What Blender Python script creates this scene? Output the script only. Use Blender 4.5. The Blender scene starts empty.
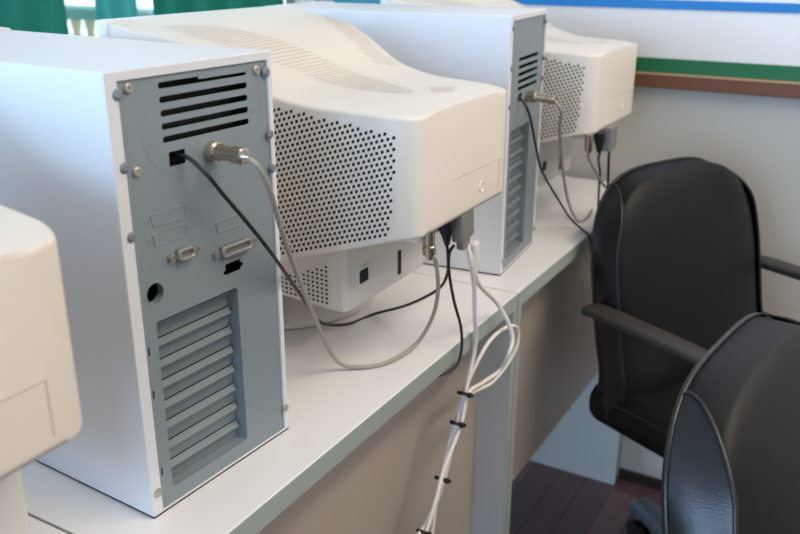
import bpy, bmesh, math, random
from mathutils import Vector, Matrix
random.seed(7)
C = bpy.context.scene.collection
ZD = 0.83                       # desk top height
PI = math.pi

# ---------------------------------------------------------------- materials
def lin(c):
    return tuple(((v/255)/12.92 if v/255 <= .04045 else ((v/255+.055)/1.055)**2.4) for v in c) + (1,)

def mat(name, rgb, rough=.5, metal=0, var=.04, vscale=12, bump=0, bscale=200, coat=0, spec=.5, trans=0, kind='noise'):
    m = bpy.data.materials.new(name); m.use_nodes = True
    nt = m.node_tree; b = nt.nodes['Principled BSDF']
    b.inputs['Roughness'].default_value = rough; b.inputs['Metallic'].default_value = metal
    b.inputs['Coat Weight'].default_value = coat; b.inputs['Specular IOR Level'].default_value = spec
    tc = nt.nodes.new('ShaderNodeTexCoord')
    n = nt.nodes.new('ShaderNodeTexNoise'); n.inputs['Scale'].default_value = vscale; n.inputs['Detail'].default_value = 4
    nt.links.new(tc.outputs['Object'], n.inputs['Vector'])
    mx = nt.nodes.new('ShaderNodeMix'); mx.data_type = 'RGBA'
    c = lin(rgb)
    mx.inputs[6].default_value = tuple(min(1, v*(1-var)) for v in c[:3]) + (1,)
    mx.inputs[7].default_value = tuple(min(1, v*(1+var)) for v in c[:3]) + (1,)
    nt.links.new(n.outputs['Fac'], mx.inputs[0]); nt.links.new(mx.outputs[2], b.inputs['Base Color'])
    if bump:
        if kind == 'grain':
            n2 = nt.nodes.new('ShaderNodeTexVoronoi'); n2.inputs['Scale'].default_value = bscale; out = n2.outputs['Distance']
        else:
            n2 = nt.nodes.new('ShaderNodeTexNoise'); n2.inputs['Scale'].default_value = bscale; out = n2.outputs['Fac']
        nt.links.new(tc.outputs['Object'], n2.inputs['Vector'])
        bp = nt.nodes.new('ShaderNodeBump'); bp.inputs['Strength'].default_value = bump; bp.inputs['Distance'].default_value = .002
        nt.links.new(out, bp.inputs['Height']); nt.links.new(bp.outputs['Normal'], b.inputs['Normal'])
    if trans:
        tr = nt.nodes.new('ShaderNodeBsdfTranslucent'); nt.links.new(mx.outputs[2], tr.inputs['Color'])
        ms = nt.nodes.new('ShaderNodeMixShader'); ms.inputs[0].default_value = trans
        nt.links.new(b.outputs[0], ms.inputs[1]); nt.links.new(tr.outputs[0], ms.inputs[2])
        nt.links.new(ms.outputs[0], nt.nodes['Material Output'].inputs['Surface'])
    return m

M = {}
M['case'] = mat('white_powder_coated_steel', (220, 219, 220), .5, var=.015, vscale=5, bump=.04, bscale=900)
M['panel'] = mat('zinc_grey_steel', (134, 144, 148), .5, metal=.12, var=.05, vscale=9)
M['panel_light'] = mat('lighter_grey_steel', (139, 151, 158), .5, metal=.15, var=.04, vscale=9)
M['cover'] = mat('slot_cover_steel', (120, 130, 133), .42, metal=.2, var=.06, vscale=14)
M['dark'] = mat('dark_interior', (14, 14, 15), .8)  # near-black, also colours the shade strip under the towers
M['hole'] = mat('vent_hole_dark', (30, 26, 22), .8)
M['slit'] = mat('vent_slit_shade', (206, 192, 174), .7)
M['shell'] = mat('cream_abs_plastic', (228, 218, 204), .42, var=.02, vscale=4, bump=.05, bscale=1200)
M['bezel'] = mat('pale_grey_plastic', (222, 226, 230), .4, var=.015)
M['lower'] = mat('pale_cream_plastic', (222, 217, 208), .45, var=.015)
M['screen'] = mat('monitor_glass', (20, 24, 26), .08, coat=.5)
M['chrome'] = mat('nickel_plated_metal', (190, 176, 155), .25, metal=.9, var=.08, vscale=80)
M['brass'] = mat('zinc_screw', (178, 172, 156), .4, metal=.5)
M['port'] = mat('port_metal', (176, 172, 162), .35, metal=.5)
M['screw'] = mat('grey_screw', (140, 144, 148), .4, metal=.5)
M['desk'] = mat('white_laminate', (234, 230, 226), .22, var=.012, vscale=3, bump=.015, bscale=300)
M['edge'] = mat('grey_green_edging', (160, 170, 162), .45, var=.03)
M['deskpanel'] = mat('beige_grey_laminate', (178, 166, 154), .42, var=.02, vscale=3)
M['sidepanel'] = mat('pale_end_panel', (190, 188, 182), .45, var=.02)
M['cblack'] = mat('black_cable', (24, 23, 23), .45)
M['cgrey'] = mat('grey_cable', (158, 150, 138), .45)
M['cwhite'] = mat('white_cable', (232, 222, 210), .45)
M['plug_grey'] = mat('grey_plug_plastic', (122, 120, 116), .5)
M['plug_white'] = mat('white_plug_plastic', (222, 218, 212), .5)
M['leather'] = mat('black_leather_smooth', (17, 17, 17), .5, var=.1, vscale=6, bump=.03, bscale=500, kind='grain', spec=.24)
M['grain'] = mat('black_leather_grained', (22, 22, 24), .27, var=.1, vscale=8, bump=.13, bscale=700, kind='grain', spec=.5)
M['piping'] = mat('black_piping', (24, 24, 25), .35)
M['armplastic'] = mat('dark_grey_arm_plastic', (52, 48, 44), .45, bump=.1, bscale=900)
M['base'] = mat('chair_base_plastic', (84, 92, 98), .35)
M['rubber'] = mat('castor_rubber', (18, 18, 19), .5)
M['wall'] = mat('grey_white_wall_paint', (192, 187, 177), .55, var=.02, vscale=2)
M['wall2'] = mat('warm_white_wall_paint', (214, 208, 198), .7, var=.02, vscale=2)
M['ceil'] = mat('ceiling_paint', (226, 222, 214), .8)
M['baseb'] = mat('dark_brown_baseboard', (48, 36, 30), .5)
M['board'] = mat('board_white', (232, 224, 218), .3, var=.01)
M['green'] = mat('board_green', (16, 102, 54), .5, var=.03)
M['blue'] = mat('board_blue', (0, 118, 190), .5, var=.03)
M['wood'] = mat('brown_wood_frame', (112, 66, 40), .5, var=.12, vscale=30)
M['tanedge'] = mat('tan_frame_edge', (190, 150, 112), .4)
M['curt'] = mat('green_curtain', (22, 108, 84), .8, var=.12, vscale=9, trans=.38)
M['curt2'] = mat('teal_curtain', (66, 150, 142), .8, var=.1, vscale=9, trans=.55)
M['curt3'] = mat('blue_teal_blind', (84, 160, 176), .8, var=.05, vscale=6, trans=.4)
M['frame'] = mat('white_window_frame', (228, 232, 236), .4)
M['baluster'] = mat('white_painted_concrete', (240, 236, 214), .7)
M['rail'] = mat('grey_green_rail', (112, 168, 168), .7)
M['yard'] = mat('yard_ground', (150, 156, 128), .9)

def floor_mat():
    m = bpy.data.materials.new('dark_wood_plank_floor'); m.use_nodes = True; nt = m.node_tree; b = nt.nodes['Principled BSDF']
    tc = nt.nodes.new('ShaderNodeTexCoord'); mp = nt.nodes.new('ShaderNodeMapping'); mp.inputs['Rotation'].default_value = (0, 0, PI/2)
    br = nt.nodes.new('ShaderNodeTexBrick'); br.inputs['Scale'].default_value = 1
    br.inputs['Brick Width'].default_value = .6; br.inputs['Row Height'].default_value = .075; br.inputs['Mortar Size'].default_value = .0012
    br.inputs['Color1'].default_value = lin((132, 98, 100)); br.inputs['Color2'].default_value = lin((102, 74, 78)); br.inputs['Mortar'].default_value = lin((46, 30, 32))
    nz = nt.nodes.new('ShaderNodeTexNoise'); nz.inputs['Scale'].default_value = 6; nz.inputs['Detail'].default_value = 6
    mp2 = nt.nodes.new('ShaderNodeMapping'); mp2.inputs['Scale'].default_value = (12, 1, 1)
    mx = nt.nodes.new('ShaderNodeMix'); mx.data_type = 'RGBA'; mx.blend_type = 'MULTIPLY'; mx.inputs[0].default_value = .6
    L = nt.links.new
    L(tc.outputs['Object'], mp.inputs['Vector']); L(mp.outputs[0], br.inputs['Vector'])
    L(tc.outputs['Object'], mp2.inputs['Vector']); L(mp2.outputs[0], nz.inputs['Vector'])
    L(br.outputs['Color'], mx.inputs[6]); L(nz.outputs['Color'], mx.inputs[7]); L(mx.outputs[2], b.inputs['Base Color'])
    b.inputs['Roughness'].default_value = .32
    return m
M['floor'] = floor_mat()

def glass_mat():
    m = bpy.data.materials.new('clear_window_glass'); m.use_nodes = True; nt = m.node_tree
    nt.nodes.remove(nt.nodes['Principled BSDF'])
    t = nt.nodes.new('ShaderNodeBsdfTransparent'); t.inputs[0].default_value = (.94, .97, .97, 1)
    g = nt.nodes.new('ShaderNodeBsdfGlossy'); g.inputs['Roughness'].default_value = .02
    x = nt.nodes.new('ShaderNodeMixShader'); x.inputs[0].default_value = .05
    nt.links.new(t.outputs[0], x.inputs[1]); nt.links.new(g.outputs[0], x.inputs[2])
    nt.links.new(x.outputs[0], nt.nodes['Material Output'].inputs['Surface'])
    return m
M['glass'] = glass_mat()

# ---------------------------------------------------------------- mesh helpers
def link(name, me, parent=None, loc=None, rot=None):
    o = bpy.data.objects.new(name, me); C.objects.link(o)
    if parent: o.parent = parent
    if loc: o.location = loc
    if rot: o.rotation_euler = rot
    return o

def obj(name, bm, m, parent=None, smooth=None, loc=None, rot=None):
    bmesh.ops.recalc_face_normals(bm, faces=bm.faces)
    me = bpy.data.meshes.new(name); bm.to_mesh(me); bm.free()
    for mm in (m if isinstance(m, (list, tuple)) else [m]): me.materials.append(M[mm])
    if smooth is not None:
        me.polygons.foreach_set('use_smooth', [True]*len(me.polygons))
        try: me.set_sharp_from_angle(angle=math.radians(smooth))
        except Exception: pass
    return link(name, me, parent, loc, rot)

def tag(o, label, cat, group=None, kind=None):
    if label: o['label'] = label
    if cat: o['category'] = cat
    if group: o['group'] = group
    if kind: o['kind'] = kind
    return o

def thing(name, label, cat, loc=(0, 0, 0), rz=0, group=None):
    o = bpy.data.objects.new(name, None); C.objects.link(o)
    o.location = loc; o.rotation_euler = (0, 0, rz); o.empty_display_size = .05
    return tag(o, label, cat, group)

def struct(name, bm, m, parent=None, smooth=None):
    o = obj(name, bm, m, parent, smooth)
    if parent is None: o['kind'] = 'structure'
    return o

def copy_tree(o, parent=None):
    c = o.copy(); C.objects.link(c); c.parent = parent
    for ch in list(o.children): copy_tree(ch, c)
    return c

def box(bm, x0, x1, y0, y1, z0, z1, bev=0, seg=2):
    r = bmesh.ops.create_cube(bm, size=1)
    vs = r['verts']
    for v in vs:
        v.co = Vector((x0 if v.co.x < 0 else x1, y0 if v.co.y < 0 else y1, z0 if v.co.z < 0 else z1))
    if bev:
        es = list({e for v in vs for e in v.link_edges})
        bmesh.ops.bevel(bm, geom=es, offset=bev, segments=seg, profile=.5, affect='EDGES')
    return bm

def nb(): return bmesh.new()
def bx(*a, **k): return box(nb(), *a, **k)

def cyl(bm, p0, p1, r0, r1=None, n=20, caps=True):
    if r1 is None: r1 = r0
    p0, p1 = Vector(p0), Vector(p1); d = (p1-p0).normalized()
    a = d.orthogonal().normalized(); b = d.cross(a)
    R = []
    for p, r in ((p0, r0), (p1, r1)):
        R.append([bm.verts.new(p + r*(math.cos(t)*a + math.sin(t)*b)) for t in [2*PI*i/n for i in range(n)]])
    for i in range(n):
        bm.faces.new((R[0][i], R[0][(i+1) % n], R[1][(i+1) % n], R[1][i]))
    if caps:
        bm.faces.new(R[0][::-1]); bm.faces.new(R[1])
    return bm

def lathe(bm, o, axis, prof, n=28):
    """prof: (distance along axis, radius)"""
    o = Vector(o); d = Vector(axis).normalized(); a = d.orthogonal().normalized(); b = d.cross(a)
    prev = None
    for h, r in prof:
        if r < 1e-6: ring = [bm.verts.new(o+d*h)]
        else: ring = [bm.verts.new(o + d*h + r*(math.cos(2*PI*i/n)*a + math.sin(2*PI*i/n)*b)) for i in range(n)]
        if prev:
            for i in range(n):
                if len(prev) == 1 and len(ring) > 1: bm.faces.new((prev[0], ring[i], ring[(i+1) % n]))
                elif len(ring) == 1 and len(prev) > 1: bm.faces.new((prev[i], prev[(i+1) % n], ring[0]))
                elif len(ring) > 1: bm.faces.new((prev[i], prev[(i+1) % n], ring[(i+1) % n], ring[i]))
        prev = ring
    return bm

def spline(pts, sub=8):
    """Catmull-Rom through the points"""
    P = [Vector(p) for p in pts]; P = [P[0]*2-P[1]] + P + [P[-1]*2-P[-2]]
    out = []
    for i in range(1, len(P)-2):
        a, b, c, d = P[i-1:i+3]
        for k in range(sub):
            t = k/sub
            out.append(.5*((2*b) + (c-a)*t + (2*a-5*b+4*c-d)*t*t + (3*b-a-3*c+d)*t**3))
    out.append(P[-2])
    return out

def tube(bm, pts, r, n=10, closed=False):
    P = [Vector(p) for p in pts]; N = len(P)
    up = None; rings = []
    for i in range(N):
        if closed: t = (P[(i+1) % N]-P[i-1])
        else: t = P[min(i+1, N-1)]-P[max(i-1, 0)]
        t.normalize()
        if up is None: up = t.orthogonal().normalized()
        up = (up - t*up.dot(t)).normalized(); b = t.cross(up)
        rr = r[i] if isinstance(r, (list, tuple)) else r
        rings.append([bm.verts.new(P[i]+rr*(math.cos(2*PI*k/n)*up+math.sin(2*PI*k/n)*b)) for k in range(n)])
    for i in range(N if closed else N-1):
        A, B = rings[i], rings[(i+1) % N]
        for k in range(n): bm.faces.new((A[k], A[(k+1) % n], B[(k+1) % n], B[k]))
    if not closed: bm.faces.new(rings[0][::-1]); bm.faces.new(rings[-1])
    return bm

def plate(loops, x0, thick):
    """flat sheet with holes in the local y-z plane; loops[0] outline, others holes. Returns bmesh."""
    cu = bpy.data.curves.new('sheet', 'CURVE'); cu.dimensions = '2D'; cu.fill_mode = 'BOTH'; cu.extrude = thick/2
    for lp in loops:
        s = cu.splines.new('POLY'); s.points.add(len(lp)-1); s.use_cyclic_u = True
        for p, (y, z) in zip(s.points, lp): p.co = (y, z, 0, 1)
    o = bpy.data.objects.new('sheet', cu); C.objects.link(o)
    dg = bpy.context.evaluated_depsgraph_get()
    me = bpy.data.meshes.new_from_object(o.evaluated_get(dg))
    bpy.data.objects.remove(o); bpy.data.curves.remove(cu)
    bm = bmesh.new(); bm.from_mesh(me); bpy.data.meshes.remove(me)
    bmesh.ops.remove_doubles(bm, verts=bm.verts, dist=1e-6)
    for v in bm.verts: v.co = Vector((x0+v.co.z, v.co.x, v.co.y))
    return bm

def rrect(y0, y1, z0, z1, r, n=4):
    out = []
    for cy, cz, a0 in ((y1-r, z1-r, 0), (y0+r, z1-r, PI/2), (y0+r, z0+r, PI), (y1-r, z0+r, 1.5*PI)):
        for k in range(n+1):
            a = a0+k*PI/2/n; out.append((cy+r*math.cos(a), cz+r*math.sin(a)))
    return out

def circ(y, z, r, n=24): return [(y+r*math.cos(2*PI*k/n), z+r*math.sin(2*PI*k/n)) for k in range(n)]

# ---------------------------------------------------------------- room
YW = 1.57; XL = -3.6; XR = 3.4; YB = -3.6; ZC = 2.8
struct('floor', bx(XL, XR, YB, YW, -.05, 0), 'floor')
struct('ceiling', bx(XL, XR, YB, YW, ZC, ZC+.06), 'ceil')
bm = nb(); box(bm, XL-.1, XL, YB, -2.9, 0, ZC); box(bm, XL-.1, XL, -.1, YW, 0, ZC)
box(bm, XL-.1, XL, -2.9, -.1, 0, .5); box(bm, XL-.1, XL, -2.9, -.1, 2.5, ZC)
struct('wall_left', bm, 'wall2')
struct('wall_right', bx(XR, XR+.1, YB, YW, 0, ZC), 'wall2')
WX0, WX1, WZ0, WZ1 = -3.3, -.74, .95, 2.35        # window band of the far wall
bm = nb()
box(bm, WX1, XR, YW, YW+.12, 0, ZC); box(bm, XL, WX0, YW, YW+.12, 0, ZC)
box(bm, WX0, WX1, YW, YW+.12, 0, WZ0); box(bm, WX0, WX1, YW, YW+.12, WZ1, ZC)
struct('wall_back', bm, 'wall')
bm = nb()                                          # wall behind the camera, its window widened for the added blue fill
box(bm, XL, -2.4, YB-.1, YB, 0, ZC); box(bm, 1.3, XR, YB-.1, YB, 0, ZC)
box(bm, -2.4, 1.3, YB-.1, YB, 0, .9); box(bm, -2.4, 1.3, YB-.1, YB, 2.4, ZC)
struct('wall_front', bm, 'wall2')
struct('baseboard_back', bx(.0, XR, YW-.012, YW, 0, .028), 'baseb')

def window(name, x0, x1, z0, z1, y, nx):
    fr = nb(); t = .035
    box(fr, x0, x1, y, y+.06, z0, z0+t); box(fr, x0, x1, y, y+.06, z1-t, z1)
    for i in range(nx+1):
        c = x0 + (x1-x0)*i/nx; a = min(max(c-t/2, x0), x1-t); box(fr, a, a+t, y, y+.06, z0+t, z1-t)
    e = struct(name, fr, 'frame')
    obj('pane', bx(x0+.01, x1-.01, y+.028, y+.032, z0+.01, z1-.01), 'glass', e)
    return e
window('window_1', -1.03, WX1, WZ0, WZ1, YW+.02, 1)
window('window_2', WX0, -1.06, WZ0, WZ1, YW+.02, 3)
window('window_3', -2.4, 1.3, .9, 2.4, YB-.08, 3)

fr = nb()
for i in range(4): box(fr, XL-.08, XL-.02, -2.9+i*.9217, -2.9+i*.9217+.035, .5, 2.5)
box(fr, XL-.08, XL-.02, -2.9, -.1, .5, .535); box(fr, XL-.08, XL-.02, -2.9, -.1, 2.465, 2.5)
w4 = struct('window_4', fr, 'frame'); obj('pane', bx(XL-.052, XL-.048, -2.89, -.11, .51, 2.49), 'glass', w4)

# curtains hanging at the far windows
def curtain(x0, x1, y, z0, z1, folds, amp, m, label, cat='curtain', group=None):
    bm = nb(); n = folds*10; rows = []
    for j in range(9):
        z = z0 + (z1-z0)*j/8; row = []
        for i in range(n+1):
            u = i/n; x = x0+(x1-x0)*u
            row.append(bm.verts.new((x, y + amp*math.sin(2*PI*folds*u + .4*math.sin(3*z)) * (1-.25*j/8), z)))
        rows.append(row)
    for j in range(8):
        for i in range(n): bm.faces.new((rows[j][i], rows[j][i+1], rows[j+1][i+1], rows[j+1][i]))
    o = obj('curtain', bm, m, smooth=60)
    return tag(o, label, cat, group)
curtain(-3.2, -1.92, 1.50, .72, 2.3, 7, .025, 'curt', 'dark green curtain at far left, left of the white balustrade gap')
curtain(-1.78, -1.595, 1.50, .72, 2.3, 2, .02, 'curt2', 'narrow pale teal curtain between two bright window gaps')
curtain(-1.527, -1.03, 1.50, .72, 2.3, 4, .025, 'curt', 'green curtain hanging above the large monitor, nearest the blue window')
o = obj('window_blind', bx(-1.0, -.775, 1.597, 1.6, .99, 2.2), 'curt3'); tag(o, 'blue teal blind in narrow white framed window beside the board', 'blind')

# balustrade outside
YO = 2.5
e = thing('balustrade', 'white balustrade with grey green rail outside the window', 'balustrade', (-3.4, YO, 0))
obj('rail', bx(-.8, 2.6, -.08, .08, 1.052, 1.107, bev=.01), 'rail', e)
obj('plinth', bx(-.8, 2.6, -.08, .08, .5, .66, bev=.01), 'baluster', e)
for i in range(34):
    bm = lathe(nb(), (-.75+i*.098, 0, .66), (0, 0, 1), [(0, 0), (0, .027), (.04, .027), (.06, .017), (.12, .03), (.2, .038), (.28, .028), (.33, .018), (.36, .026), (.38, .028), (.394, .028), (.394, 0)], n=14)
    obj('baluster', bm, 'baluster', e, smooth=40)
struct('ground_outside', bx(-8, 4, YW+.2, 9, -.1, 0), 'yard')

# board on the far wall
e = thing('wall_board', 'white board with blue and green bands in brown wooden frame on wall', 'board', (0, YW, 1.05))
obj('board_face', bx(-.62, 2.4, -.012, -.002, .04, 1.2), 'board', e)
tag(obj('green_band', bx(-.60, 2.4, -.016, -.0122, .047, .079), 'green', e), 'green band along the bottom', None)
tag(obj('blue_band', bx(-.60, 2.4, -.015, -.0122, .187, .207), 'blue', e), 'blue band', None)
bm = nb(); box(bm, -.62, 2.42, -.022, 0, .012, .042, bev=.002); box(bm, -.62, 2.42, -.022, 0, 1.2, 1.23, bev=.002); box(bm, 2.4, 2.43, -.022, 0, .012, 1.23, bev=.002); box(bm, -.65, -.62, -.022, 0, .012, 1.23, bev=.002)
obj('frame', bm, 'wood', e)
obj('frame_lip', bx(-.62, 2.4, -.0235, -.012, .0422, .0465), 'tanedge', e)

# ---------------------------------------------------------------- desks
def make_desk(label):
    e = thing('computer_desk', label, 'desk', (0, 0, 0), 0, 'row of joined white desks')
    L = .792; Wd = .76
    top = nb(); box(top, -Wd, -.0015, 0, L, ZD-.0265, ZD, bev=.0012, seg=1)
    obj('desktop', top, 'desk', e)
    obj('front_edging', bx(-.0016, 0, 0, L, ZD-.0265, ZD-.0008), 'edge', e)
    for y in (0, L-.016): 
        t = nb(); box(t, -Wd+.03, -.001, y, y+.016, 0, ZD-.027)
        o = obj('side_panel', t, 'sidepanel', e)
        obj('panel_edging', bx(-.001, -.0001, y, y+.016, 0.002, ZD-.0275), 'edge', o)
    obj('modesty_panel', bx(-.078, -.06, .0165, L-.0165, .345, ZD-.027), 'deskpanel', e)
    return e
d0 = make_desk('white desk at bottom left corner, before the thin seam in the desktop')
d0.location = (0, -.050-.795, 0)
d1 = copy_tree(d0); d1.location = (0, -.050, 0); d1['label'] = 'middle white desk carrying the nearest tower and the large monitor'
d2 = copy_tree(d0); d2.location = (0, .745, 0); d2['label'] = 'farthest white desk, standing against the wall behind the chair'

# ---------------------------------------------------------------- towers
W, H, D = .2055, .4335, .425
def make_tower(label, ports=True):
    e = thing('computer_tower', label, 'computer tower', (0, 0, 0), 0, 'computer towers seen from behind')
    # white sheet-metal cover: hollow sleeve, open at the rear
    bm = nb(); r = .0028
    def ring(x, y0, y1, z0, z1, rr): return [bm.verts.new((x, y, z)) for y, z in rrect(y0, y1, z0, z1, rr, 3)]
    R = [ring(-D, -.0012, W, .002, H, r), ring(-.0012, -.0012, W, .002, H, r), ring(0, -.0004, W-.0008, .0024, H-.0012, r-.001),
         ring(0, .0120, W-.0065, .0032, H-.0085, .0006), ring(-.006, .0120, W-.0065, .0032, H-.0085, .0006)]
    for A, B in zip(R, R[1:]):
        n = len(A)
        for i in range(n): bm.faces.new((A[i], A[(i+1) % n], B[(i+1) % n], B[i]))
    bm.faces.new(R[0])
    obj('case_cover', bm, 'case', e, smooth=30)
    # dark strip painted in for the contact shadow under the case
    obj('underside_shade_strip', bx(-D+.005, -.0005, .0005, W-.0005, 0, .0022), 'dark', e)
    # front bezel
    bm = nb(); box(bm, -D-.035, -D, -.002, W+.002, .002, H+.003, bev=.006, seg=3); box(bm, -D-.037, -D-.03, .03, W-.03, .3, .345); box(bm, -D-.037, -D-.03, .03, W-.03, .36, .4)
    fb = obj('front_bezel', bm, 'case', e, smooth=30)
    obj('power_button', lathe(nb(), (-D-.034, W/2, .2), (-1, 0, 0), [(0, 0), (0, .012), (.004, .012), (.005, 0)]), 'bezel', fb)
    # rear panel with its real cut-outs
    y0, y1, z0, z1 = .0110, W-.006, .0028, H-.008
    cz = .2003 if ports else .246                                     # top of the expansion slot opening
    zv = -.0555 if not ports else 0                                   # how far the power supply sits below the top
    holes = [rrect(.0578, .1705, z+zv-.0029, z+zv+.0029, .0026, 3) for z in (.4155, .4030, .3910, .3792, .3675)]
    holes.append(rrect(.063, .083, .342+zv*.93, .3555+zv*.93, .001, 1))
    holes.append(rrect(.029, .1385, .0195, cz, .003, 2))              # slot opening
    if ports:
        holes.append(circ(.0315, .229, .0108))
        holes.append(rrect(.0605, .0785, .2532, .2628, .003, 2))      # monitor port
        holes.append(rrect(.118, .1565, .2395, .2495, .003, 2))       # long port
        gp = [(.1235, .2178), (.1455, .2178), (.1455, .2205), (.1492, .2215), (.1492, .2245), (.1455, .2255), (.1455, .2293), (.1235, .2293), (.1235, .2235), (.1205, .2225), (.1205, .2195), (.1235, .2185)]
        holes.append(gp)
    for z in (.175, .130, .045): holes.append(rrect(.0165, .0185, z-.005, z+.004, .0005, 1))
    bm = plate([rrect(y0, y1, z0, z1, .002, 2)] + holes, -.0030, .0012)
    # pressed knock-out outlines, thin ridges on the sheet
    def dsub(yc, zc, w, h):
        p = [(-.0022, yc-w/2+.002, zc-h/2), (-.0022, yc+w/2-.002, zc-h/2), (-.0022, yc+w/2, zc+h/2), (-.0022, yc-w/2, zc+h/2)]
        P = []
        for i in range(4):
            a, b = Vector(p[i]), Vector(p[(i+1) % 4]); P += [a.lerp(b, t) for t in (.08, .5, .92)]
        tube(bm, P, .0006, 6, closed=True)
        for s in (-1, 1): tube(bm, [(-.0024, yc+s*(w/2+.005)+.002*math.cos(a), zc+.002*math.sin(a)) for a in [k*PI/5 for k in range(10)]], .0005, 5, closed=True)
    if ports:
        dsub(.056, .2975, .042, .0115); dsub(.056, .2795, .042, .0115); dsub(.134, .2705, .040, .0115)
        rim = [(-.0026, .086+.052*math.cos(t), .376+.046*math.sin(t)) for t in [PI*.84+PI*.86*k/30 for k in range(31)]]
        tube(bm, rim, .0005, 5)
        tube(bm, spline([(-.0026, .176, .419), (-.0026, .186, .407), (-.0026, .1885, .37), (-.0026, .187, .345), (-.0026, .176, .333)], 4), .0005, 5)
    else:
        tube(bm, [(-.0025, .012, .3685), (-.0025, .1, .3685), (-.0025, .198, .3685)], .0006, 5)
        tube(bm, [(-.0025, .012, .2515), (-.0025, .1, .2515), (-.0025, .198, .2515)], .0006, 5)
    rp = obj('rear_panel', bm, 'panel', e)
    # cover ears with screws over the white rim
    for i, (y, z, m) in enumerate([(.0115, .4140, 'screw'), (.1965, .4125, 'screw'), (.0105, .352, 'screw'), (.1975, .350, 'screw'), (.1985, .314, 'screw'), (.0095, .290, 'screw'), (.0075, .0267, 'brass'), (.2005, .030, 'brass')]):
        t = lathe(nb(), (.0002, y, z), (1, 0, 0), [(0, 0), (0, .0046), (.0009, .0046), (.0012, .0036), (.0022, .0033), (.0024, .0012), (.0016, 0)], 16)
        obj('screw', t, m, e, smooth=30)
    for (ya, yb, za, zb) in ((.0045, .0125, .4098, .4182), (.0035, .0115, .3475, .3565), (.190, .197, .408, .417)):
        obj('cover_ear', lathe(nb(), (-.0004, (ya+yb)/2+.003, (za+zb)/2), (1, 0, 0), [(0, 0), (0, .0052), (.0008, .0052), (.0011, .0048), (.0011, 0)], 20), 'panel', e, smooth=30)
    if ports: obj('slot_lip', bx(-.0026, -.0014, .106, .1712, .4160, .4205), 'panel', rp)
    obj('interior_shade_block', bx(-.10, -.024, .013, W-.008, .012, .424), 'dark', e)  # near-black block, the shade inside the case put into its colour
    for y, z in ((.0245, .4175), (.184, .4160), (.0245, .3455)) if ports else ():
        t = lathe(nb(), (-.0030, y, z), (1, 0, 0), [(0, 0), (0, .0047), (.0025, .0045), (.0034, .0034), (.0034, .0015), (.0022, .001), (.0022, 0)], 18)
        obj('screw', t, 'brass', e, smooth=30)
    # ports
    def port(name, yc, zc, w, h, pins):
        bm = plate([rrect(yc-w/2, yc+w/2, zc-h/2, zc+h/2, h*.35, 3), rrect(yc-w/2+.0016, yc+w/2-.0016, zc-h/2+.0016, zc+h/2-.0016, h*.25, 3)], .0012, .0075)
        p = obj(name, bm, 'port', e)
        obj('pin_block', bx(-.001, .0012, yc-w/2+.001, yc+w/2-.001, zc-h/2+.001, zc+h/2-.001), 'plug_grey' if pins else 'dark', p)
        for s in (-1, 1):
            t = lathe(nb(), (-.003, yc+s*(w/2+.0062), zc), (1, 0, 0), [(0, 0), (0, .0034), (.006, .0034), (.006, .0018), (.004, .0016), (.004, 0)], 6)
            obj('port_nut', t, 'port', p)
    if ports: port('monitor_port', .0693, .2583, .020, .0105, True)
    if ports: port('printer_port', .137, .2447, .042, .0105, True)
    if ports: obj('hole_collar', plate([circ(.0315, .229, .0118), circ(.0315, .229, .0100)], -.006, .008), 'panel', e, smooth=40)
    # slot covers: folded strips
    n = 8 if ports else 10; p = (cz-.0203)/n
    for i in range(n):
        zb = .0200 + i*p; bm = nb()
        prof = [(-.0150, .0004), (-.0153, .0085), (-.0146, .0132), (-.0100, .0155), (-.0088, .0163), (-.0088, .0173), (-.0098, .0180), (-.0150, p-.0010)]
        L_ = [bm.verts.new((x, .0285, zb+z)) for x, z in prof]
        R_ = [bm.verts.new((x, .1330, zb+z)) for x, z in prof]
        E_ = [bm.verts.new((x*.2-.0135, .1378, zb+z)) for x, z in prof]
        for A, B in ((L_, R_), (R_, E_)):
            for k in range(len(prof)-1): bm.faces.new((A[k], B[k], B[k+1], A[k+1]))
        sc = obj('slot_cover', bm, 'cover', e)
    bm = nb()
    for (ya, yb, za, zb) in ((.0275, .0290, .02, cz), (.1380, .1395, .02, cz), (.0275, .1385, .0185, .0200), (.0275, .1385, cz, cz+.0015)):
        box(bm, -.020, -.0038, ya, yb, za, zb)
    obj('slot_recess_wall', bm, 'panel', e)
    return e
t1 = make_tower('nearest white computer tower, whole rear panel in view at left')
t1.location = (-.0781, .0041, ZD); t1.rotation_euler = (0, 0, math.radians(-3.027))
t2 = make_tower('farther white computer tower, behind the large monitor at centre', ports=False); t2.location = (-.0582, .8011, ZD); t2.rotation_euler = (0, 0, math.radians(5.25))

# ---------------------------------------------------------------- CRT monitors (local frame: screen faces -x, origin on the desk)
OX, OY = -.345, .49
def interp(x, X, Y):
    if x <= X[0]: return Y[0]
    for i in range(1, len(X)):
        if x <= X[i]:
            t = (x-X[i-1])/(X[i]-X[i-1]); return Y[i-1]+(Y[i]-Y[i-1])*t
    return Y[-1]
TX = [-.43, -.37, -.33, -.30, -.277, -.255, -.23, -.21, -.193, -.17, -.15, -.125, -.10, -.07, -.035, .003, .02]
TZ = [1.274, 1.273, 1.2713, 1.2675, 1.2612, 1.2520, 1.2385, 1.2245, 1.2120, 1.2000, 1.1930, 1.1878, 1.1855, 1.1843, 1.1833, 1.1805, 1.1785]
def zt(x): # smoothed profile
    return sum(interp(x+d, TX, TZ)*w for d, w in ((-.014, .2), (-.007, .2), (0, .2), (.007, .2), (.014, .2))) - ZD
def zb(x): return interp(x, [-.43, -.25, -.157, -.083, -.015, .02], [.895, .957, .986, 1.008, 1.029, 1.035]) - ZD
XB = .02
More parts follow.
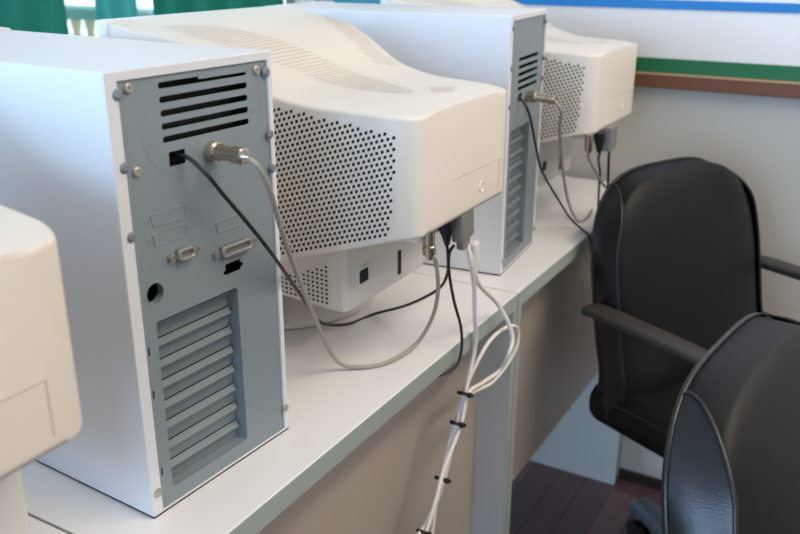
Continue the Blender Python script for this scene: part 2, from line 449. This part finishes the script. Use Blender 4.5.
def hw(x): # half width of the shell
    w = interp(x, [-.43, -.4, XB], [.2, .2, .1415])
    r = .045
    if x > XB-r: w -= .024*(1-math.sqrt(max(0, 1-((x-(XB-r))/r)**2)))
    return w

def make_monitor(label):
    e = thing('crt_monitor', label, 'monitor', (0, 0, 0), 0, 'cream tube monitors seen from behind')
    # main shell loft
    bm = nb(); xs = [-.3872+.0133*i for i in range(27)] + [XB-.045+.045*math.sin(PI/2*k/9) for k in range(10)]
    xs = [x for x in xs if x < XB-.046] [:] + [x for x in xs if x >= XB-.046 and x <= XB]
    xs = sorted(set(round(v, 5) for v in xs))
    rings = []
    def section(x, inset=0):
        h, top, bot = hw(x)-inset, zt(x)-inset, zb(x)+inset
        r = .005; pts = []
        for (sy, z0, a0) in ((1, top, 0), (-1, top, PI/2), (-1, bot, PI), (1, bot, 1.5*PI)):
            cz = z0 + (-r if z0 == top else r); cy = sy*(h-r)
            for k in range(5):
                a = a0+k*PI/8; pts.append((cy+r*math.cos(a), cz+r*math.sin(a)))
        ed = interp(x, [-.39, -.345, -.27, -.2, -.15], [0, .009, .009, .005, 0])   # the edges of the top sit a little lower
        # subdivide the top with a slight crown
        out = []
        for i, (y, z) in enumerate(pts):
            out.append((y, z-ed if i < 10 else z))
            if i == 4:
                for k in range(1, 12):
                    u = 1-2*k/12; out.append(((h-r)*u, top+.003*(1-u*u)-ed*u**4))
        return out
    for x in xs: rings.append([bm.verts.new((x-OX, y, z)) for y, z in section(x)])
    rings.append([bm.verts.new((XB+.0008-OX, y, z)) for y, z in section(XB, .005)])
    for A, B in zip(rings, rings[1:]):
        n = len(A)
        for i in range(n): bm.faces.new((A[i], A[(i+1) % n], B[(i+1) % n], B[i]))
    bm.faces.new(rings[0][::-1]); bm.faces.new(rings[-1])
    sh = obj('rear_shell', bm, 'shell', e, smooth=62)
    # seam and round plug on the rear face
    bm = nb(); X = XB+.0009-OX
    box(bm, X-.0004, X+.0005, -.045, .102, 1.0882-ZD, 1.0892-ZD)
    box(bm, X-.0004, X+.0005, .1015, .1025, 1.046-ZD, 1.0887-ZD)
    obj('seam_line', bm, 'slit', sh)
    obj('round_recess', lathe(nb(), (X-.001, .045, 1.0604-ZD), (1, 0, 0), [(0, .0075), (.0016, .0075), (.0022, .0066), (.001, .0052), (.001, 0)], 20), 'shell', sh, smooth=30)
    # side vents: staggered square holes, rows parallel to the lower edge of the side
    def quad(bm, c, a, b): bm.faces.new([bm.verts.new(c+s*a+t*b) for s, t in ((-1, -1), (1, -1), (1, 1), (-1, 1))])
    for side in (-1, 1):
        bm = nb()
        for row in range(-3, 34):
            for k in range(0, 48):
                x = -.002 - (k + (row % 2)*.5)*.0066
                if x < -.27: continue
                z = 1.0395-ZD + row*.0067 + (x+.0173)*.30
                lim = interp(x, [-.27, -.16, -.13, -.08, 0], [1.232, 1.186, 1.179, 1.171, 1.160]) - ZD
                if z > lim or z < zb(x)+.006 or x > interp(z, [.205, .34], [-.011, -.001]): continue
                y = side*(hw(x)+.0004)
                dy = (hw(x+.001)-hw(x-.001))/.002*side
                a = Vector((1, dy, .29)).normalized()*.0018; b = Vector((0, 0, .00185))
                quad(bm, Vector((x-OX, y, z)), a, b)
        obj('side_vent', bm, 'hole', sh)
    # top vents: short slits in two curved strips
    def inside(p, poly):
        r = False
        for i in range(len(poly)):
            (x1, y1), (x2, y2) = poly[i], poly[i-1]
            if (y1 > p[1]) != (y2 > p[1]) and p[0] < (x2-x1)*(p[1]-y1)/(y2-y1)+x1: r = not r
        return r
    near = [(-.338, .07), (-.279, .245), (-.223, .43), (-.185, .55), (-.13, .62), (-.06, .52), (-.055, .43), (-.126, .354), (-.186, .277), (-.246, .09), (-.29, .045)]
    far = [(-.315, .93), (-.27, .83), (-.216, .805), (-.173, .80), (-.163, .95), (-.245, .965), (-.30, .95)]
    patch = [(-.063, .66), (-.035, .76), (-.015, .60), (-.037, .53)]
    bm = nb()
    for i in range(64):
        for j in range(70):
            x = -.345 + i*.0055; u = .02 + (j+.5*(i % 2))*.0142
            if not (inside((x, u), near) or inside((x, u), far) or inside((x, u), patch)): continue
            h = hw(x)-.005; uu = -1+2*u
            y = h*uu; z = zt(x) + .003*(1-uu*uu) + .0005 - interp(x, [-.39, -.345, -.27, -.2, -.15], [0, .009, .009, .005, 0])*uu**4
            dz = (zt(x+.002)-zt(x-.002))/.004
            quad(bm, Vector((x-OX, y, z)), Vector((1, 0, dz)).normalized()*.0009, Vector((0, .0014, 0)))
    obj('top_vent', bm, 'slit', sh)
    # bezel and tube face
    bm = nb(); box(bm, -.407-OX, -.3875-OX, -.2015, .2015, .035, 1.2755-ZD, bev=.004, seg=3)
    bz = obj('front_bezel', bm, 'bezel', e, smooth=30)
    obj('screen', bx(-.4085-OX, -.4065-OX, -.175, .175, .10, .41, bev=.0008, seg=1), 'screen', bz)
    for k in range(4): obj('button', bx(-.410-OX, -.406-OX, -.06+k*.03, -.045+k*.03, .055, .062), 'bezel', bz)
    # lower rear housing
    bm = nb(); prof = []
    def lsec(x, h, b):
        top = zb(x)+.02; r = .006
        return [bm.verts.new((x-OX, y+.0035, z)) for y, z in ((-h, top), (-h, b+r), (-h+r*.3, b+r*.3), (-h+r, b), (h-r, b), (h-r*.3, b+r*.3), (h, b+r), (h, top))]
    R = [lsec(-.388, .16, .075), lsec(-.19, .127, .087), lsec(-.12, .1135, .0745), lsec(-.106, .110, .0735), lsec(-.101, .105, .075)]
    for A, B in zip(R, R[1:]):
        n = len(A)
        for i in range(n): bm.faces.new((A[i], A[(i+1) % n], B[(i+1) % n], B[i]))
    bm.faces.new(R[0][::-1]); bm.faces.new(R[-1])
    lo = obj('lower_housing', bm, 'lower', e, smooth=30)
    for side in (-1, 1):
        bm = nb()
        for r in range(9):
            for k in range(12):
                x = -.127-k*.0064; z = .0865+r*.0064-(x+.127)*.14
                lim = interp(x, [-.195, -.128], [.119, .138]) + 0
                if z > lim: continue
                hwl = interp(x, [-.19, -.12], [.127, .1135])
                a = Vector((1, side*-.2, 0)).normalized()*.0016
                quad(bm, Vector((x-OX, .0035+side*(hwl+.0004), z)), a, Vector((0, 0, .0015)))
        obj('lower_vent', bm, 'hole', lo)
    sk = obj('power_inlet', plate([rrect(-.078, -.046, .102, .128, .003, 2), rrect(-.074, -.050, .105, .125, .004, 2)], -.1005-OX, .003), 'lower', lo)
    obj('inlet_core', bx(-.1006-OX, -.0998-OX, -.0735, -.0505, .1055, .1245, bev=.0002, seg=1), 'dark', sk)
    obj('signal_slot', bx(-.1015-OX, -.0996-OX, .0315, .040, .085, .122, bev=.0006, seg=1), 'hole', lo)
    # cable outlet block under the shell
    obj('connector_block', bx(-.13-OX, -.004-OX, -.085, .06, 1.012-ZD, 1.042-ZD, bev=.004), 'lower', e)
    # swivel foot
    sb = obj('swivel_base', lathe(nb(), (0, .06, 0), (0, 0, 1), [(0.0004, 0), (0.0004, .158), (.004, .1625), (.010, .162), (.016, .155), (.026, .11), (.034, .09), (.04, .088), (.04, 0)], 64), 'lower', e, smooth=35)
    obj('swivel_neck', lathe(nb(), (0, .04, .04), (0, 0, 1), [(0, 0), (0, .085), (.015, .095), (.035, .1), (.05, .1), (.05, 0)], 48), 'lower', e, smooth=35)
    return e
m2 = make_monitor('large cream tube monitor at centre, between the two towers')
m2.location = (OX, OY, ZD)
m1 = copy_tree(m2); m1.location = (OX+.006, OY-.758, ZD)
for ch in m1.children:
    if ch.name.startswith('lower_housing'): ch.location = (.03, .022, 0)
m1['label'] = 'cream monitor cut off by the left edge, before the nearest tower'
m3 = copy_tree(m2); m3.location = (OX-.02, OY+.725, ZD); m3['label'] = 'farthest cream monitor, in front of the wall board'

# ---------------------------------------------------------------- cables
def cable(name, label, pts, r, m, sub=8, group=None):
    P = spline(pts, sub)
    o = obj(name, tube(nb(), P, r, 10), m, smooth=60)
    return tag(o, label, 'cable', group)
def bnc(o, p, axis, L=.058, s=1):
    """threaded barrel connector"""
    obj('barrel_connector', lathe(nb(), p, axis, [(0, 0), (0, .0085*s), (.004, .0085*s), (.005, .0102*s), (.016, .0102*s), (.018, .0082*s), (.026, .0072*s), (.036, .0066*s), (.037, .0082*s), (.050, .0082*s), (.052, .006*s), (L-.004, .0055*s), (L, .0032*s), (L, 0)], 24), 'chrome', o, smooth=35)

Z = ZD+.004
c = cable('power_cable', 'thin black cable from nearest tower running across the desk to the large monitor',
    [(-.085, .0801, 1.1800), (-.0683, .0807, 1.1796), (-.0500, .0850, 1.1650), (-.046, .0993, 1.1444), (-.040, .1291, 1.1051), (-.043, .1650, 1.0640), (-.080, .2570, .9820), (-.168, .4200, .8640), (-.1699, .4895, Z), (-.1549, .5421, Z), (-.0876, .5258, .8689), (-.0295, .5083, .9103), (-.008, .4958, .9421), (.006, .468, .985), (.006, .463, .998)], .0021, 'cblack')
obj('plug', lathe(nb(), (.005, .461, 1.034), (0.04, 0.1, -1), [(0, 0), (0, .010), (.016, .010), (.024, .007), (.038, .0035), (.038, 0)], 16), 'cblack', c, smooth=40)
c = cable('video_cable', 'grey cable with nickel barrel connector from nearest tower, looping down on the desk',
    [(-.0310, .1165, 1.1775), (-.0176, .1177, 1.1698), (-.022, .141, 1.1384), (-.034, .1690, 1.0949), (-.055, .2176, 1.0307), (-.090, .3053, .921), (-.098, .358, .846), (-.0746, .3808, Z), (-.0521, .4112, Z), (-.040, .465, Z+.006), (-.0184, .4733, .883), (-.0039, .4615, .9314), (0, .4456, .9775), (.001, .430, .990)], .0028, 'cgrey')
bnc(c, (-.082, .1205, 1.1772), (1, -.06, 0))
obj('plug', lathe(nb(), (0, .424, 1.036), (.02, .05, -1), [(0, 0), (0, .0078), (.03, .0078), (.031, .0088), (.042, .0088), (.044, .005), (.05, .003), (.05, 0)], 20), 'chrome', c, smooth=35)
c = cable('monitor_lead', 'thin black cable dropping from the large monitor over the desk edge',
    [(.014, .470, .995), (.0065, .4726, .9827), (.0, .4848, .953), (.0025, .4972, .9054), (.008, .5113, .8592), (.010, .5094, .8231), (.008, .4922, .8049), (-.01, .462, .7985), (-.045, .44, .79)], .0021, 'cblack')
c = cable('white_cable', 'white cable hanging straight from the grey plug down the desk front',
    [(.014, .512, .985), (.0182, .5144, .9592), (.0146, .5357, .9172), (.010, .5518, .8649), (.006, .5661, .8095), (.004, .5461, .7522), (.004, .5156, .7016), (.004, .4737, .624), (.004, .4282, .5883), (.004, .384, .5747), (.0, .33, .52)], .0034, 'cwhite', group='white cables tied in a bundle')
bm = nb(); box(bm, -.009, .009, -.020, .018, -.030, .012, bev=.004); box(bm, -.006, .006, -.012, .010, -.044, -.028, bev=.003)
tag(obj('plug', bm, 'plug_grey', c, loc=(.010, .503, 1.024), rot=(.12, 0, 0)), 'grey hooded plug', None)
c = cable('white_cable', 'white cable bowing out to the right before joining the tied bundle',
    [(.012, .520, .975), (.0179, .5231, .9592), (.0177, .5423, .9187), (.014, .6182, .8619), (.026, .6383, .825), (.034, .6417, .7957), (.034, .6284, .7757), (.02, .6317, .7435), (.010, .5915, .7376), (.010, .5377, .7427), (.011, .514, .7036), (.009, .4648, .6527), (.011, .4381, .6177), (.011, .3973, .5672), (.01, .34, .5)], .0034, 'cwhite', group='white cables tied in a bundle')
obj('plug', bx(-.008, .008, -.007, .007, -.03, 0, bev=.003), 'plug_white', c, loc=(.0155, .524, .985), rot=(.2, 0, 0))
c = cable('white_cable', 'white cable looping back on itself beside the desk end panel',
    [(.012, .36, .505), (.011, .4201, .5503), (.0, .4651, .611), (-.001, .519, .6999), (.0, .5499, .7434), (.004, .578, .775), (.009, .610, .7985), (.015, .645, .806), (.019, .680, .8000), (.020, .6994, .782), (.020, .6944, .7556), (.013, .6711, .7314), (.012, .616, .7255), (.004, .5509, .7305), (.0045, .521, .6999), (.004, .4826, .6412), (.0035, .4551, .6097), (.003, .41, .5553), (.0, .35, .49)], .0032, 'cwhite', group='white cables tied in a bundle')

def tie(p, d, label):
    e = thing('cable_tie', label, 'cable tie', p, 0, 'black ties on the white cable bundle')
    bm = nb(); d = Vector(d).normalized(); a = d.cross(Vector((1, 0, 0))).normalized(); b = Vector((1, 0, 0))
    P = []
    for w in (-.0026, .0026):
        for rr in (.0, .0011):
            P.append([bm.verts.new(d*w + (.0125+rr)*math.cos(t)*a + (.0115+rr)*math.sin(t)*b) for t in [2*PI*i/24 for i in range(24)]])
    for A, B in ((P[0], P[1]), (P[1], P[3]), (P[3], P[2]), (P[2], P[0])):
        for i in range(24): bm.faces.new((A[i], A[(i+1) % 24], B[(i+1) % 24], B[i]))
    obj('strap', bm, 'cblack', e, smooth=50)
    bm = nb(); box(bm, -.003, .003, -.0035, .0035, -.003, .003, bev=.001); o = obj('buckle', bm, 'cblack', e, loc=b*.010 - a*.0085)
    return e
tie((.0065, .536, .7425), (0, .5, .85), 'black cable tie highest on the white cable bundle')
tie((.0065, .513, .7043), (0, .5, .85), 'second black cable tie from the top of the bundle')
tie((.0065, .4674, .6347), (0, .6, .8), 'third black cable tie from the top of the bundle')
tie((.0065, .413, .5762), (0, .7, .7), 'lowest black cable tie on the bundle, at bottom of view')

c = cable('power_cable', 'black cable hanging from the farther tower to the desk by the chair',
    [(-.085, .8620, 1.1275), (-.064, .8638, 1.1275), (-.0466, .8665, 1.1025), (-.0467, .905, 1.042), (-.0482, .95, .985), (-.0486, 1.06, .900), (-.0450, 1.12, .852), (-.020, 1.12, Z), (.004, 1.095, .8300), (.008, 1.10, .80)], .0022, 'cblack')
c = cable('video_cable', 'grey cable with barrel connector hanging from the farther tower',
    [(-.022, .9115, 1.122), (-.0084, .9178, 1.1012), (-.0234, .958, 1.0637), (-.055, 1.08, .9619), (-.0787, 1.2, .863), (-.0455, 1.1704, Z), (-.0368, 1.2087, Z), (-.0462, 1.2639, Z)], .0028, 'cgrey')
bnc(c, (-.0700, .9100, 1.1240), (1, .03, -.05), .05)
c = cable('monitor_lead', 'black cable hanging from the farthest monitor behind the chair', [(.004, 1.125, 1.000), (-.004, 1.14, .975), (-.0086, 1.173, .9419), (-.0103, 1.1811, .9067), (-.011, 1.19, .86), (-.011, 1.2, Z)], .0024, 'cblack')
obj('plug', lathe(nb(), (.002, 1.112, 1.034), (.02, .1, -1), [(0, 0), (0, .011), (.016, .011), (.024, .008), (.04, .004), (.04, 0)], 16), 'cblack', c, smooth=40)
c = cable('video_cable', 'grey cable with silver plug under the farthest monitor', [(-.006, 1.083, 1.0), (-.012, 1.10, .985), (-.0142, 1.1538, .9495), (-.006, 1.1878, .9154), (.0, 1.2246, .8866), (-.01, 1.25, Z)], .0026, 'cgrey')
obj('plug', lathe(nb(), (-.006, 1.075, 1.036), (0, .05, -1), [(0, 0), (0, .0078), (.03, .0078), (.034, .005), (.038, .003), (.038, 0)], 18), 'chrome', c, smooth=35)
c = cable('monitor_lead', 'dark cable with grey plug under the farthest monitor', [(.008, 1.168, .992), (.006, 1.175, .97), (.004, 1.19, .93), (.004, 1.20, .88), (.0, 1.21, Z)], .0026, 'cblack')
bm = nb(); box(bm, -.011, .013, -.020, .018, -.036, .012, bev=.004)
tag(obj('plug', bm, 'plug_grey', c, loc=(.006, 1.158, 1.028)), 'grey hooded plug', None)

# ---------------------------------------------------------------- office chairs (local: faces +x, origin on the floor)
XR0 = -.235
HB, SZ, SH, SP = .2114, .7107, .2579, 3.4      # half width, shoulder height, shoulder rise, roundness
def bw(z):
    if z < SZ: return HB
    return HB*(max(0, 1-((z-SZ)/SH)**SP))**(1/SP)
RECL = .195; PTOP = .944
def bxr(z): return XR0 - RECL*(max(z, .60) - .75 - .5*max(0, .66-max(z, .60)))
TH = .085
def outline(n=40):
    z0 = .505; pts = []
    zs = [z0+(SZ-z0)*i/8 for i in range(8)] + [SZ+SH*math.sin(PI/2*i/24) for i in range(25)]
    rg = [(bw(z), z) for z in zs]
    lf = [(-y, z) for y, z in rg[::-1][1:]]
    return rg + lf
def make_chair(label):
    e = thing('office_chair', label, 'chair', (0, 0, 0), 0, 'black office chairs')
    ol = outline(); cy, cz = 0, SZ
    bm = nb(); rings = []
    lay = [(.02, .004), (.5, .002), (.8, .001), (.93, .003), (.98, .009), (1, .018), (1, .040), (1, .060)]
    lay += [(q, .060+.045*math.sqrt(1-q**2.4)) for q in (.995, .985, .97, .95, .92, .88, .83, .76, .68, .58, .45, .3, .15, .02)]
    for s, xo in lay:
        rings.append([bm.verts.new((bxr(cz+(z-cz)*s)+xo, y*s, cz+(z-cz)*s)) for y, z in ol])
    for A, B in zip(rings, rings[1:]):
        n = len(A)
        for i in range(n): bm.faces.new((A[i], A[(i+1) % n], B[(i+1) % n], B[i]))
    bm.faces.new(rings[0][::-1]); bm.faces.new(rings[-1])
    br = obj('backrest', bm, 'leather', e, smooth=50)
    def edge(xo, k): return [(bxr(z)+xo, y*k, cz+(z-cz)*k) for y, z in ol]
    bm = nb(); tube(bm, edge(.015, 1.002), .0032, 8, closed=True)
    obj('piping', bm, 'piping', br, smooth=60)
    for side in (-1, 1):
        bm = nb(); nw, nz = 14, 26; grid = []
        arc = []
        for i in range(nw+1):
            w = i/nw; top = PTOP - .075*(1-math.sqrt(max(0, 1-(w*.97)**2)))
            col = []
            for j in range(nz+1):
                z = .515 + (top-.515)*j/nz
                bulge = .0085*math.sin(PI*w)*min(1, (nz-j)/8)
                col.append((bxr(z)+.018+w*.060, side*(bw(z)+.0022+bulge), z + .004*max(0, (z-SZ)/SH)**2))
            grid.append([bm.verts.new(p) for p in col]); arc.append(col[-1])
        for i in range(nw):
            for j in range(nz): bm.faces.new((grid[i][j], grid[i+1][j], grid[i+1][j+1], grid[i][j+1]))
        down = [tuple(grid[nw][j].co) for j in range(nz-1, -1, -1)]
        sp = obj('side_panel', bm, 'grain', br, smooth=60)
        tag(sp, 'grained shiny leather side panel', None)
        obj('panel_piping', tube(nb(), arc + down, .0026, 8), 'piping', sp, smooth=60)
    # seat cushion
    bm = nb(); box(bm, -.218, .27, -.222, .226, .485, .566, bev=.035, seg=6)
    for v in bm.verts:
        if v.co.z > .55: v.co.z += .012*(1-(v.co.y/.245)**2) 
    st = obj('seat', bm, 'leather', e, smooth=50)
    o2 = [(x, y, .553) for x, y in rrect(-.20, .264, -.220, .220, .03, 4)]
    obj('piping', tube(nb(), o2, .0028, 8, closed=True), 'piping', st, smooth=60)
    # arms: flat pad bending down to the seat frame
    for side in (-1, 1):
        y = side*.246; path = spline([(-.200, y, .734), (-.17, y, .738), (-.05, y, .738), (.07, y, .734), (.125, y, .716), (.15, y, .655), (.15, y, .58), (.13, y, .50), (.08, y-side*.02, .455), (0, y-side*.08, .448)], 6)
        bm = nb(); rr = []
        for i, p in enumerate(path):
            t = (path[min(i+1, len(path)-1)]-path[max(i-1, 0)]).normalized(); nrm = t.cross(Vector((0, 1, 0))).normalized()
            u = i/(len(path)-1); hwid = .024 if u < .5 else .024-.006*min(1, (u-.5)*4); th = .0095
            if i == 0: hwid *= .55; th *= .6
            if i == 1: hwid *= .85
            rr.append([bm.verts.new(p + Vector((0, 1, 0))*(hwid*math.copysign(abs(math.cos(a))**.6, math.cos(a))) + nrm*(th*math.copysign(abs(math.sin(a))**.6, math.sin(a)))) for a in [2*PI*k/16 for k in range(16)]])
        for A, B in zip(rr, rr[1:]):
            for k in range(16): bm.faces.new((A[k], A[(k+1) % 16], B[(k+1) % 16], B[k]))
        bm.faces.new(rr[0][::-1]); bm.faces.new(rr[-1])
        obj('armrest', bm, 'armplastic', e, smooth=50)
        # rear bracket from pad to back
    bm = nb(); box(bm, -.14, .14, -.12, .12, .455, .487, bev=.006)
    obj('seat_mechanism', bm, 'rubber', e)
    obj('gas_column', lathe(nb(), (0, 0, .09), (0, 0, 1), [(0, 0), (0, .028), (.17, .028), (.17, .016), (.366, .016), (.366, 0)], 24), 'rubber', e, smooth=40)
    obj('hub', lathe(nb(), (0, 0, .07), (0, 0, 1), [(0, 0), (0, .045), (.05, .042), (.06, .034), (.06, 0)], 28), 'base', e, smooth=40)
    for k in range(5):
        a = 2*PI*k/5 + math.radians(CH_LEG)
        ca, sa = math.cos(a), math.sin(a)
        bm = nb(); rr = []
        for (r, zc, hw_, hh) in ((.02, .112, .032, .028), (.12, .112, .030, .025), (.24, .106, .028, .022), (.312, .098, .027, .019), (.334, .086, .026, .025), (.342, .074, .022, .018)):
            ring = []
            for t in [2*PI*i/12 for i in range(12)]:
                oy = hw_*math.copysign(abs(math.cos(t))**.6, math.cos(t)); oz = hh*math.copysign(abs(math.sin(t))**.6, math.sin(t))
                ring.append(bm.verts.new((r*ca - oy*sa, r*sa + oy*ca, zc+oz)))
            rr.append(ring)
        for A, B in zip(rr, rr[1:]):
            for i in range(12): bm.faces.new((A[i], A[(i+1) % 12], B[(i+1) % 12], B[i]))
        bm.faces.new(rr[0][::-1]); bm.faces.new(rr[-1])
        lg = obj('leg', bm, 'base', e, smooth=50)
        bm = nb(); cx, cyy = .312*ca, .312*sa
        d = Vector((-sa, ca, 0))
        for s in (-1, 1): cyl(bm, Vector((cx, cyy, .030))+d*s*.008, Vector((cx, cyy, .030))+d*s*.022, .030, n=20)
        cyl(bm, (cx, cyy, .03), (cx, cyy, .09), .008, n=12)
        obj('castor', bm, 'rubber', lg, smooth=40)
    return e
CH_LEG = 160
ca_ = make_chair('black leather office chair farther back, beside the far wall with both armrests in view')
def place(ch, N, deg):
    a = math.radians(deg); ch.rotation_euler = (0, 0, a)
    lx, ly = XR0, -HB
    ch.location = (N[0]-(math.cos(a)*lx-math.sin(a)*ly), N[1]-(math.sin(a)*lx+math.cos(a)*ly), 0)
place(ca_, (.0364, 1.0077), -26)
RECL = .28; PTOP = .957
cb_ = make_chair('black leather office chair nearest the viewer, cut off at bottom right')
place(cb_, (.3850, .1870), -7.8)

# ---------------------------------------------------------------- light
w = bpy.data.worlds.new('sky'); bpy.context.scene.world = w; w.use_nodes = True
bg = w.node_tree.nodes['Background']; bg.inputs[0].default_value = (.80, .91, 1, 1); bg.inputs[1].default_value = 2.2

def area(name, loc, rot, sx, sy, power, col):
    l = bpy.data.lights.new(name, 'AREA'); l.shape = 'RECTANGLE'; l.size = sx; l.size_y = sy; l.energy = power; l.color = col
    o = bpy.data.objects.new(name, l); C.objects.link(o); o.location = loc; o.rotation_euler = rot
    return o
area('window_fill_behind', (-.55, YB+.05, 1.6), (PI/2, 0, 0), 3.6, 1.4, 125, (.38, .63, 1))  # unseen window's light, widened to the right to add blue fill
area('window_light_left', (XL+.13, -1.5, 1.45), (0, -PI/2, 0), 2.0, 2.7, 100, (.36, .64, 1))
area('window_light_far', (-2.0, YW-.13, 1.7), (-PI/2, 0, 0), 2.4, 1.2, 9, (.78, .9, 1))
area('ceiling_light', (1.2, .6, ZC-.05), (0, 0, 0), .35, 1.6, 28, (1, .87, .72))
area('ceiling_light', (2.1, .45, ZC-.05), (0, 0, 0), .35, 1.6, 29, (1, .87, .72))

# ---------------------------------------------------------------- camera
cam = bpy.data.cameras.new('camera'); co = bpy.data.objects.new('camera', cam); C.objects.link(co)
cam.sensor_width = 36; cam.lens = 36*859.316/800; cam.clip_start = .02
yaw, pit, rol = math.radians(119.9227), math.radians(-20.0987), math.radians(.1272)
f = Vector((math.cos(pit)*math.cos(yaw), math.cos(pit)*math.sin(yaw), math.sin(pit)))
rt = f.cross(Vector((0, 0, 1))).normalized(); up = rt.cross(f)
rt2 = math.cos(rol)*rt + math.sin(rol)*up; up2 = -math.sin(rol)*rt + math.cos(rol)*up
mw = Matrix((rt2, up2, -f)).transposed().to_4x4(); mw.translation = (.4855, -.4909, 1.3555)
co.matrix_world = mw
cam.dof.use_dof = True; cam.dof.focus_distance = .98; cam.dof.aperture_fstop = 6.3
sc = bpy.context.scene; sc.camera = co
sc.view_settings.view_transform = 'Standard'; sc.view_settings.look = 'None'; sc.view_settings.exposure = 0
